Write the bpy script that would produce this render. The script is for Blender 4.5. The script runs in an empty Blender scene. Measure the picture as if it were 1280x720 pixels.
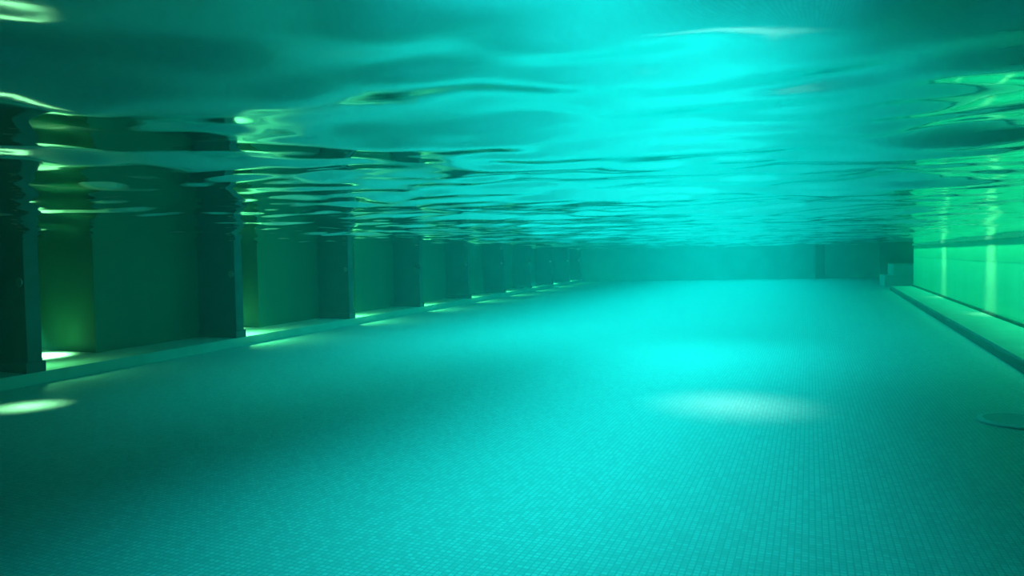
import bpy, bmesh, math, random
import numpy as np
from mathutils import Vector, Matrix

S = bpy.context.scene
COL = S.collection
random.seed(4)

# ------------------------------------------------------------------ helpers
def link(o, parent=None):
    COL.objects.link(o)
    if parent is not None:
        o.parent = parent
    return o

def tag(o, label=None, cat=None, group=None, kind=None):
    if label: o['label'] = label
    if cat: o['category'] = cat
    if group: o['group'] = group
    if kind: o['kind'] = kind
    return o

def obj(name, bm, mat, parent=None, smooth=False):
    bmesh.ops.recalc_face_normals(bm, faces=bm.faces[:])
    me = bpy.data.meshes.new(name)
    bm.to_mesh(me); bm.free()
    if mat is not None: me.materials.append(mat)
    if smooth:
        for p in me.polygons: p.use_smooth = True
    return link(bpy.data.objects.new(name, me), parent)

def prism(bm, pts, z0, z1):
    """closed solid from a plan outline"""
    lo = [bm.verts.new((x, y, z0)) for x, y in pts]
    hi = [bm.verts.new((x, y, z1)) for x, y in pts]
    n = len(pts)
    bm.faces.new(lo[::-1]); bm.faces.new(hi)
    for i in range(n):
        bm.faces.new((lo[i], lo[(i+1) % n], hi[(i+1) % n], hi[i]))

def bevel(bm, w, seg=2):
    bmesh.ops.bevel(bm, geom=bm.edges[:] , offset=w, segments=seg, affect='EDGES', profile=.5)

def lathe(bm, prof, n=28, cx=0, cy=0, z=0):
    rings = []
    for r, h in prof:
        if r < 1e-5:
            rings.append([bm.verts.new((cx, cy, z+h))])
        else:
            rings.append([bm.verts.new((cx+r*math.cos(2*math.pi*k/n), cy+r*math.sin(2*math.pi*k/n), z+h)) for k in range(n)])
    for a, b in zip(rings, rings[1:]):
        for k in range(n):
            k2 = (k+1) % n
            if len(a) == 1 and len(b) == 1: continue
            if len(a) == 1: bm.faces.new((a[0], b[k], b[k2]))
            elif len(b) == 1: bm.faces.new((a[k], b[0], a[k2]))
            else: bm.faces.new((a[k], b[k], b[k2], a[k2]))

# ------------------------------------------------------------------ materials
def newmat(name):
    m = bpy.data.materials.new(name); m.use_nodes = True
    nt = m.node_tree; nt.nodes.clear()
    out = nt.nodes.new('ShaderNodeOutputMaterial')
    return m, nt, out

def N(nt, t, **kw):
    n = nt.nodes.new(t)
    for k, v in kw.items():
        if k in n.inputs: n.inputs[k].default_value = v
        else: setattr(n, k, v)
    return n

def plaster(name, c0, c1, scale=3., rough=.55, bump=.1, bscale=60., stretch=(1, 1, 1)):
    m, nt, out = newmat(name)
    p = N(nt, 'ShaderNodeBsdfPrincipled'); p.inputs['Roughness'].default_value = rough
    tc = N(nt, 'ShaderNodeTexCoord'); mp = N(nt, 'ShaderNodeMapping'); mp.inputs['Scale'].default_value = stretch
    nt.links.new(tc.outputs['Object'], mp.inputs['Vector'])
    no = N(nt, 'ShaderNodeTexNoise'); no.inputs['Scale'].default_value = scale; no.inputs['Detail'].default_value = 3
    nt.links.new(mp.outputs[0], no.inputs['Vector'])
    cr = N(nt, 'ShaderNodeValToRGB')
    cr.color_ramp.elements[0].position = .3; cr.color_ramp.elements[1].position = .7
    cr.color_ramp.elements[0].color = (*c0, 1); cr.color_ramp.elements[1].color = (*c1, 1)
    nt.links.new(no.outputs['Fac'], cr.inputs['Fac']); nt.links.new(cr.outputs[0], p.inputs['Base Color'])
    n2 = N(nt, 'ShaderNodeTexNoise'); n2.inputs['Scale'].default_value = bscale
    nt.links.new(mp.outputs[0], n2.inputs['Vector'])
    b = N(nt, 'ShaderNodeBump'); b.inputs['Strength'].default_value = bump; b.inputs['Distance'].default_value = .01
    nt.links.new(n2.outputs['Fac'], b.inputs['Height']); nt.links.new(b.outputs[0], p.inputs['Normal'])
    nt.links.new(p.outputs[0], out.inputs['Surface'])
    return m

def mosaic(name, tile, grout, size=.0225, var=.12, bump=.5):
    m, nt, out = newmat(name)
    p = N(nt, 'ShaderNodeBsdfPrincipled'); p.inputs['Roughness'].default_value = .5
    tc = N(nt, 'ShaderNodeTexCoord')
    br = N(nt, 'ShaderNodeTexBrick'); br.offset = 0.0; br.squash = 1.0
    br.inputs['Scale'].default_value = 1.0
    br.inputs['Brick Width'].default_value = size; br.inputs['Row Height'].default_value = size
    br.inputs['Mortar Size'].default_value = size*.13; br.inputs['Mortar Smooth'].default_value = .3
    br.inputs['Color1'].default_value = (*[c*(1-var) for c in tile], 1)
    br.inputs['Color2'].default_value = (*[min(1, c*(1+var)) for c in tile], 1)
    br.inputs['Mortar'].default_value = (*grout, 1)
    nt.links.new(tc.outputs['Object'], br.inputs['Vector'])
    nt.links.new(br.outputs['Color'], p.inputs['Base Color'])
    b = N(nt, 'ShaderNodeBump'); b.inputs['Strength'].default_value = bump; b.inputs['Distance'].default_value = .004
    b.invert = True
    nt.links.new(br.outputs['Fac'], b.inputs['Height']); nt.links.new(b.outputs[0], p.inputs['Normal'])
    nt.links.new(p.outputs[0], out.inputs['Surface'])
    return m

M_FLOOR = mosaic('pale_turquoise_mosaic', (.42, .66, .62), (.30, .50, .47))
M_TREAD = plaster('pale_stone', (.24, .36, .31), (.32, .44, .38), 4, .6)
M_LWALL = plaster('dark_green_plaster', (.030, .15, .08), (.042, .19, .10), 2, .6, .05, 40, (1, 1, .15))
M_PIER = plaster('dark_slate', (.04, .08, .075), (.06, .11, .10), 6, .5)
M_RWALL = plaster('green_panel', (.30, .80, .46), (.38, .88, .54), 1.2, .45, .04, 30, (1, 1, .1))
M_RBAND = plaster('green_waterline_band', (.24, .66, .38), (.30, .72, .42), 1.2, .45)
M_FWALL = plaster('teal_plaster', (.22, .46, .42), (.28, .54, .50), 1.5, .6)
M_DARK = plaster('dark_shade_and_trim', (.03, .06, .055), (.05, .09, .08), 8, .6)  # shade colour of the shadow gap and corner opening; also pilaster and ceiling
M_DRAIN = plaster('green_grey_plastic', (.48, .72, .68), (.52, .76, .72), 5, .5)
M_RISER = plaster('riser_shade_and_groove', (.08, .17, .14), (.11, .21, .18), 6, .6)  # shade of the right kerb riser as colour; also used for the waterline groove
M_KERB = plaster('left_kerb_stone', (.40, .52, .42), (.48, .60, .50), 4, .6)
M_RECESS_SHADE = plaster('recess_shade', (.004, .026, .013), (.006, .034, .017), 3, .7)  # near-black colour standing for the shade on the recess sides
for n_ in M_RECESS_SHADE.node_tree.nodes:
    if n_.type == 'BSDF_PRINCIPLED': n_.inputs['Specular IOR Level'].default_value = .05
M_STEP = plaster('pale_step_stone', (.40, .55, .50), (.5, .65, .6), 5, .6)

m, nt, out = newmat('brushed_steel')
p = N(nt, 'ShaderNodeBsdfPrincipled', Metallic=1.0, Roughness=.35); p.inputs['Base Color'].default_value = (.55, .6, .58, 1)
nt.links.new(p.outputs[0], out.inputs['Surface']); M_STEEL = m

m, nt, out = newmat('lit_lens')
e = N(nt, 'ShaderNodeEmission', Strength=9.0); e.inputs['Color'].default_value = (.55, 1, .42, 1)
nt.links.new(e.outputs[0], out.inputs['Surface']); M_LENS = m

# pool water: Fresnel mirror / clear surface, hazy green-blue body
m, nt, out = newmat('pool_water')
fr = N(nt, 'ShaderNodeFresnel', IOR=1.33)
tr = N(nt, 'ShaderNodeBsdfTransparent')
gl = N(nt, 'ShaderNodeBsdfGlossy'); gl.inputs['Roughness'].default_value = .05
gl.inputs['Color'].default_value = (1, 1, 1, 1)
mx = N(nt, 'ShaderNodeMixShader')
nt.links.new(fr.outputs[0], mx.inputs[0]); nt.links.new(tr.outputs[0], mx.inputs[1]); nt.links.new(gl.outputs[0], mx.inputs[2])
nt.links.new(mx.outputs[0], out.inputs['Surface'])
vs = N(nt, 'ShaderNodeVolumeScatter'); vs.inputs['Color'].default_value = (.10, .97, .92, 1)
vs.inputs['Density'].default_value = .020; vs.inputs['Anisotropy'].default_value = .35
va = N(nt, 'ShaderNodeVolumeAbsorption'); va.inputs['Color'].default_value = (.05, .97, .95, 1); va.inputs['Density'].default_value = .10
ad = N(nt, 'ShaderNodeAddShader')
nt.links.new(vs.outputs[0], ad.inputs[0]); nt.links.new(va.outputs[0], ad.inputs[1]); nt.links.new(ad.outputs[0], out.inputs['Volume'])
M_WATER = m

# ------------------------------------------------------------------ setting
TOP = 1.45
LF = lambda y: -5.6 - .10*y          # front edge of the left kerb
LW = lambda y: -6.2 - .10*y          # left wall face
RF = lambda y: 1.45 + .025*y         # front edge of the right kerb
RW = lambda y: 2.15 + .017*y         # right wall face
FW = lambda x: 30.6 + .35*x          # far wall face
KERB = .10

bm = bmesh.new(); prism(bm, [(-13, -3.5), (6, -3.5), (6, 35), (-13, 35)], -.2, 0)
tag(obj('floor', bm, M_FLOOR), 'pale turquoise mosaic pool floor', 'floor', kind='structure')

PITCH, Y0, NP = 2.65, 3.97, 10
piers_y = [Y0 + PITCH*k for k in range(-2, NP)]      # two more stand behind the camera's left edge
TH = .14
# left wall outline with one deep recess behind every pier
pts = [(-13, -3.4), (LW(-3.4), -3.4)]
for y in piers_y[:-1]:
    a, b = y+TH, y+TH+1.02
    pts += [(LW(a), a), (LW(a)-1.0, a), (LW(b)-1.0, b), (LW(b), b)]
yend = 28.0
pts += [(LW(yend), yend), (-13, yend)]
bm = bmesh.new(); prism(bm, pts, 0, TOP)
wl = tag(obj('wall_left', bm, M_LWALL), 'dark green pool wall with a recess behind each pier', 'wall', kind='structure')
wl.data.materials.append(M_RECESS_SHADE)
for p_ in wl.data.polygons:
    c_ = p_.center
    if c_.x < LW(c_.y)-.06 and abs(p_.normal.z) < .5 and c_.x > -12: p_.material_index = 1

bm = bmesh.new(); prism(bm, [(RW(-3.4), -3.4), (RW(-3.4)+.4, -3.4), (RW(21.4)+.4, 21.4), (RW(21.4), 21.4)], 0, TOP)
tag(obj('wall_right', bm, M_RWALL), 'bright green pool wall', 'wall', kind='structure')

x0, x1 = -13, 6
bm = bmesh.new(); prism(bm, [(x0, FW(x0)), (x1, FW(x1)), (x1, FW(x1)+.4), (x0, FW(x0)+.4)], 0, TOP)
tag(obj('wall_far', bm, M_FWALL), 'teal far end wall of the pool', 'wall', kind='structure')
bm = bmesh.new(); prism(bm, [(-13, -3.9), (6, -3.9), (6, -3.5), (-13, -3.5)], 0, TOP)
tag(obj('wall_back', bm, M_FWALL), 'end wall behind the viewer', 'wall', kind='structure')

# kerbs (low stone ledges) along both walls; the left one runs into the recesses
pts = [(LF(-3.4), -3.4), (LF(yend), yend), (LW(yend)-1.0, yend), (LW(-3.4)-1.0, -3.4)]
bm = bmesh.new(); prism(bm, pts, 0, KERB)
tag(obj('trim_1', bm, M_KERB), 'low pale stone kerb under the piers on the left', 'kerb', kind='structure')
bm = bmesh.new(); prism(bm, [(RF(-3.4), -3.4), (RW(-3.4), -3.4), (RW(21.3), 21.3), (RF(21.3), 21.3)], 0, KERB)
tag(obj('trim_2', bm, M_TREAD), 'low stone kerb along the bright green right wall', 'kerb', kind='structure')
# dark strip painting the shadow gap where the right wall meets its kerb, and the waterline band above
bm = bmesh.new(); prism(bm, [(RW(-3.4)-.035, -3.4), (RW(-3.4)+.01, -3.4), (RW(21.3)+.01, 21.3), (RW(21.3)-.035, 21.3)], KERB, KERB+.035)
tag(obj('trim_3', bm, M_DARK), 'thin dark strip painted as the shadow gap at the foot of the right wall', 'shade strip', kind='structure')
bm = bmesh.new(); prism(bm, [(RF(-3.4)-.02, -3.4), (RF(-3.4), -3.4), (RF(21.3), 21.3), (RF(21.3)-.02, 21.3)], 0, KERB-.03)
tag(obj('trim_4', bm, M_RISER), 'dark strip painting the shade on the front of the right kerb', 'shade strip', kind='structure')  # the riser's shade is put into this strip's colour
bm = bmesh.new(); prism(bm, [(RW(-3.4)-.002, -3.4), (RW(-3.4)+.01, -3.4), (RW(21.38)+.01, 21.38), (RW(21.38)-.002, 21.38)], .84, TOP)
tag(obj('trim_5', bm, M_RBAND), 'darker green band at the waterline of the right wall', 'band', kind='structure')

bm = bmesh.new(); prism(bm, [(RW(-3.4)-.03, -3.4), (RW(-3.4)+.01, -3.4), (RW(21.38)+.01, 21.38), (RW(21.38)-.03, 21.38)], 1.15, 1.28)
tag(obj('trim_6', bm, M_RISER), 'dark groove along the waterline of the right wall', 'groove', kind='structure')

# dark pilaster on the far wall
bm = bmesh.new()
px = .22
prism(bm, [(px, FW(px)-.16), (px+.34, FW(px+.34)-.16), (px+.34, FW(px+.34)), (px, FW(px))], 0, TOP-.02)
tag(obj('pilaster', bm, M_DARK), 'narrow dark pilaster standing against the far end wall', 'pilaster')

# stepped block, and a dark panel painting the shaded opening past the right wall
root = tag(link(bpy.data.objects.new('pool_steps', None)), 'low pale stepped block in the far right corner beyond the green wall', 'steps')
root.location = (2.22, 23.2, 0)
for k in range(2):
    bm = bmesh.new(); z1 = .42+.30*k
    prism(bm, [(-.22+.22*k, .0), (2.4, .0), (2.4, 1.6), (-.22+.22*k, 1.6)], 0 if k == 0 else .32, [.32, .64][k]); bevel(bm, .015)
    obj('step', bm, M_STEP, root)
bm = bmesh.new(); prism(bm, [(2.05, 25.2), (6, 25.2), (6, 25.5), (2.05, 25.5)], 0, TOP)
tag(obj('corner_shade_panel', bm, M_DARK), 'dark panel painted as the shaded opening beyond the green wall', 'wall', kind='structure')

bm = bmesh.new(); prism(bm, [(RW(21.4)+.4, 21.2), (6, 21.2), (6, 25.2), (5.8, 25.2), (5.8, 21.4), (RW(21.4)+.4, 21.4)], 0, TOP)
tag(obj('wall_bay', bm, M_FWALL), 'side wall of the corner bay', 'wall', kind='structure')
bm = bmesh.new(); prism(bm, [(-13, -4), (6, -4), (6, 34), (-13, 34)], 4.4, 4.5)
tag(obj('ceiling', bm, M_DARK), 'dark ceiling of the pool hall above the water', 'ceiling', kind='structure')

# ------------------------------------------------------------------ piers and lamps
ORD = ['nearest the camera at the left edge of the photo', 'second', 'third', 'fourth', 'fifth', 'sixth', 'seventh', 'eighth', 'ninth', 'farthest']
def make_pier(y):
    r = link(bpy.data.objects.new('pier', None)); r.location = (LF(y)-.02, y, 0)
    bm = bmesh.new(); prism(bm, [(-.575, 0), (0, 0), (-.014, TH), (-.589, TH)], KERB, TOP-.04); bevel(bm, .008, 2)
    obj('shaft', bm, M_PIER, r)
    bm = bmesh.new(); prism(bm, [(-.575, -.02), (.012, -.02), (-.002, TH+.02), (-.589, TH+.02)], KERB-.001, KERB+.09); bevel(bm, .006, 2)
    obj('foot', bm, M_PIER, r)
    # small steel disc on the near face
    bm = bmesh.new(); lathe(bm, [(0, 0), (.035, 0), (.04, .006), (.04, .012), (0, .012)], 20)
    bmesh.ops.rotate(bm, verts=bm.verts[:], cent=(0, 0, 0), matrix=Matrix.Rotation(math.radians(90), 3, 'X'))
    bmesh.ops.translate(bm, verts=bm.verts[:], vec=(-.05, 0.0, .86))
    tag(obj('pale_disc', bm, M_STEEL, r), 'small pale disc')
    return r

def make_lamp():
    r = link(bpy.data.objects.new('underwater_lamp', None))
    bm = bmesh.new(); lathe(bm, [(0, 0), (.13, 0), (.135, .01), (.13, .022), (.105, .03), (.10, .02), (0, .02)], 32)
    obj('bezel', bm, M_STEEL, r, True)
    bm = bmesh.new(); lathe(bm, [(.10, .021), (.092, .04), (.07, .055), (.035, .063), (0, .066)], 32)
    tag(obj('lens', bm, M_LENS, r, True), 'glowing pale green lens')
    return r

def dup(root, loc):
    r = root.copy(); COL.objects.link(r); r.location = loc
    for ch in list(root.children):
        c = ch.copy(); COL.objects.link(c); c.parent = r
    return r

def light(name, kind, loc, energy, color, **kw):
    L = bpy.data.lights.new(name, kind); L.energy = energy; L.color = color
    for k, v in kw.items(): setattr(L, k, v)
    o = link(bpy.data.objects.new(name, L)); o.location = loc
    return o

GREEN = (.30, 1.0, .36)
pier0 = lamp0 = None
for k in range(-1, NP):
    y = min(Y0 + PITCH*k, 27.25)
    lx, ly = LF(y)-.95, y+TH+.42
    if k >= 0:
        if pier0 is None: pier0 = p_ = make_pier(y)
        else: p_ = dup(pier0, (LF(y)-.02, y, 0))
        if k == 0: t = 'dark slate pier nearest the camera, at the left edge of the photo'
        elif k == NP-1: t = 'farthest dark pier of the left row, against the end wall'
        else: t = 'dark slate pier on the left kerb, %s in the row from the camera' % ORD[k]
        tag(p_, t, 'pier', 'dark piers along the left wall')
        if k == NP-1: continue
        if lamp0 is None: lamp0 = l_ = make_lamp(); l_.location = (lx, ly, KERB)
        else: l_ = dup(lamp0, (lx, ly, KERB))
        if k == 0: t = 'glowing pale lamp on the ledge just behind the nearest dark pier'
        else: t = 'glowing pale lamp on the ledge just behind the %s dark pier from the camera' % ORD[k]
        tag(l_, t, 'lamp', 'lamps in the recesses behind the piers')
    pw = .35 if k < 1 else 2.0
    o = light('recess_light', 'SPOT', (LF(y)-.33, y+TH+.20, .42), 26*pw, GREEN, spot_size=math.radians(165), spot_blend=.9, shadow_soft_size=.05)
    o.rotation_euler = (math.radians(20), math.radians(-10), 0)
    if k >= 0: light('ledge_light', 'SPOT', (LF(y)-1.10, y+TH+.60, .42), 480, (.55, 1, .42), spot_size=math.radians(106), spot_blend=1, shadow_soft_size=.05)

# drain cover at the right
r = tag(link(bpy.data.objects.new('drain_cover', None)), 'round drain cover set in the mosaic floor beside the right kerb', 'drain')
r.location = (1.12, 4.95, 0)
bm = bmesh.new(); lathe(bm, [(0, 0), (.20, 0), (.205, .004), (.20, .012), (.17, .016), (.165, .008), (0, .008)], 40)
obj('rim', bm, M_DRAIN, r, False)
bm = bmesh.new()
for i in range(-5, 6):
    w = math.sqrt(max(0, .16**2-(i*.028)**2))
    if w > .02: prism(bm, [(-w, i*.028-.008), (w, i*.028-.008), (w, i*.028+.008), (-w, i*.028+.008)], .006, .014)
obj('grille', bm, M_DRAIN, r)

# ------------------------------------------------------------------ water
WZ = 1.2
rng = np.random.default_rng(11)
xs = np.arange(-12.9, 5.95, .045)
ys = [-3.45]
while ys[-1] < 34.6:
    yy = ys[-1]; ys.append(yy + (.09 if yy < -.5 else max(.022, .0075*yy)))
ys = np.array(ys)
X, Y = np.meshgrid(xs, ys)
Z = np.zeros_like(X)
wx = X + .10*np.sin(Y*1.3+.4) + .08*np.sin(X*.9+Y*.5)
wy = Y + .12*np.sin(X*1.1+1.0) + .07*np.sin(Y*.8-X*.6)
def waves(n, l0, l1, slope, mu, spread):
    global Z
    for i in range(n):
        lam = math.exp(rng.uniform(math.log(l0), math.log(l1)))
        th = mu + rng.normal()*spread
        k = 2*math.pi/lam
        a = slope/k/math.sqrt(n)*1.41
        ph = rng.uniform(0, 2*math.pi)
        Z += a*np.sin(k*(wx*math.cos(th)+wy*math.sin(th))+ph)
waves(8, .9, 2.2, .026, math.pi*.62, .5)
waves(18, .30, .8, .038, math.pi*.62, .7)
waves(26, .12, .28, .046, math.pi*.62, 1.0)
Z = Z + WZ
ny, nx = X.shape
top = np.stack([X.ravel(), Y.ravel(), Z.ravel()], 1)
per = [i for i in range(nx)] + [j*nx+nx-1 for j in range(1, ny)] + [(ny-1)*nx+i for i in range(nx-2, -1, -1)] + [j*nx for j in range(ny-2, 0, -1)]
lowv = top[per].copy(); lowv[:, 2] = -.1
verts = np.concatenate([top, lowv])
idx = np.arange(nx*ny).reshape(ny, nx)
q = np.stack([idx[:-1, :-1], idx[:-1, 1:], idx[1:, 1:], idx[1:, :-1]], -1).reshape(-1, 4)
P = np.array(per); n = len(per); B = nx*ny + np.arange(n)
sides = np.stack([P, B, np.roll(B, -1), np.roll(P, -1)], 1)
faces = np.concatenate([q, sides])
me = bpy.data.meshes.new('pool_water')
me.vertices.add(len(verts)); me.vertices.foreach_set('co', verts.astype(np.float32).ravel())
nl = len(faces)*4 + n
me.loops.add(nl); me.polygons.add(len(faces)+1)
loops = np.concatenate([faces.ravel(), B[::-1]])
me.loops.foreach_set('vertex_index', loops.astype(np.int32))
st = np.concatenate([np.arange(len(faces))*4, [len(faces)*4]])
me.polygons.foreach_set('loop_start', st.astype(np.int32))
sm = np.zeros(len(faces)+1, bool); sm[:len(q)] = True
me.update(calc_edges=True); me.validate()
me.polygons.foreach_set('use_smooth', sm)
me.materials.append(M_WATER)
water = link(bpy.data.objects.new('pool_water', me))
tag(water, 'turquoise pool water with a rippled mirror-like surface seen from below', 'water', kind='stuff')

# ------------------------------------------------------------------ lights
CY = (.02, .96, .99)
def area(name, x, y, z, sx, sy, e, col, rot=(0, 0, 0)):
    o = light(name, 'AREA', (x, y, z), e, col, shape='RECTANGLE', size=sx, size_y=sy)
    o.rotation_euler = rot; return o
area('hall_ceiling_light', -2.4, 18.5, 3.2, 4.6, 23, 730, CY).data.spread = math.radians(130)
area('added_side_fill', -3.7, 6.6, 2.9, 1.8, 6.0, 16, (.02, 1, .80)).data.spread = math.radians(90)  # added fill to brighten the left floor; no fixture known there
area('added_near_strip', -1.0, 4.9, 2.3, .9, 6.6, 53, CY).data.spread = math.radians(80)  # added strip light for the bright near floor; no pendant known
# wall washers above the right wall
area('wall_washer', RW(13)-.25, 13.6, 1.9, .08, 15.6, 190, (.06, 1.0, .45), (0, math.radians(-28), math.radians(-1))).data.spread = math.radians(95)
for wy_, e in ((11.9, 170), (16.2, 170)):
    o = light('wall_spot', 'SPOT', (RW(wy_)-.45, wy_, 2.4), e*2.0, (1, 1, .55), spot_size=math.radians(27), spot_blend=1, shadow_soft_size=.14)
    o.rotation_euler = (0, math.radians(-17), 0)
light('floor_spot', 'SPOT', (-.47, 4.95, 3.2), 340, (1, .95, .85), spot_size=math.radians(16), spot_blend=1, shadow_soft_size=.30)
light('pier_spot', 'SPOT', (-5.13, 3.37, 2.6), 1500, (.75, 1, .42), spot_size=math.radians(9.5), spot_blend=1, shadow_soft_size=.14)

W = bpy.data.worlds.new('World'); S.world = W; W.use_nodes = True
bg = W.node_tree.nodes['Background']; bg.inputs[0].default_value = (.01, .12, .11, 1); bg.inputs[1].default_value = .3

# ------------------------------------------------------------------ camera
cam = bpy.data.cameras.new('camera'); co = link(bpy.data.objects.new('camera', cam))
cam.sensor_width = 36; cam.lens = 900/1280*36; cam.clip_start = .02; cam.clip_end = 200
yaw = math.atan(372/900); pt = math.radians(2.4); rl = math.radians(.9)
fw = Vector((-math.sin(yaw)*math.cos(pt), math.cos(yaw)*math.cos(pt), -math.sin(pt)))
rt = Vector((math.cos(yaw), math.sin(yaw), 0)); up = rt.cross(fw)
r2 = rt*math.cos(rl) - up*math.sin(rl); u2 = up*math.cos(rl) + rt*math.sin(rl)
co.matrix_world = Matrix(((r2.x, u2.x, -fw.x, 0), (r2.y, u2.y, -fw.y, 0), (r2.z, u2.z, -fw.z, 1.0), (0, 0, 0, 1)))
S.camera = co
S.view_settings.view_transform = 'Standard'; S.view_settings.look = 'None'
S.view_settings.exposure = 0; S.view_settings.gamma = 1; S.view_settings.use_curve_mapping = False
S.cycles.volume_bounces = 1
S.cycles.use_denoising = True
S.cycles.max_bounces = 8
S.cycles.adaptive_threshold = .015
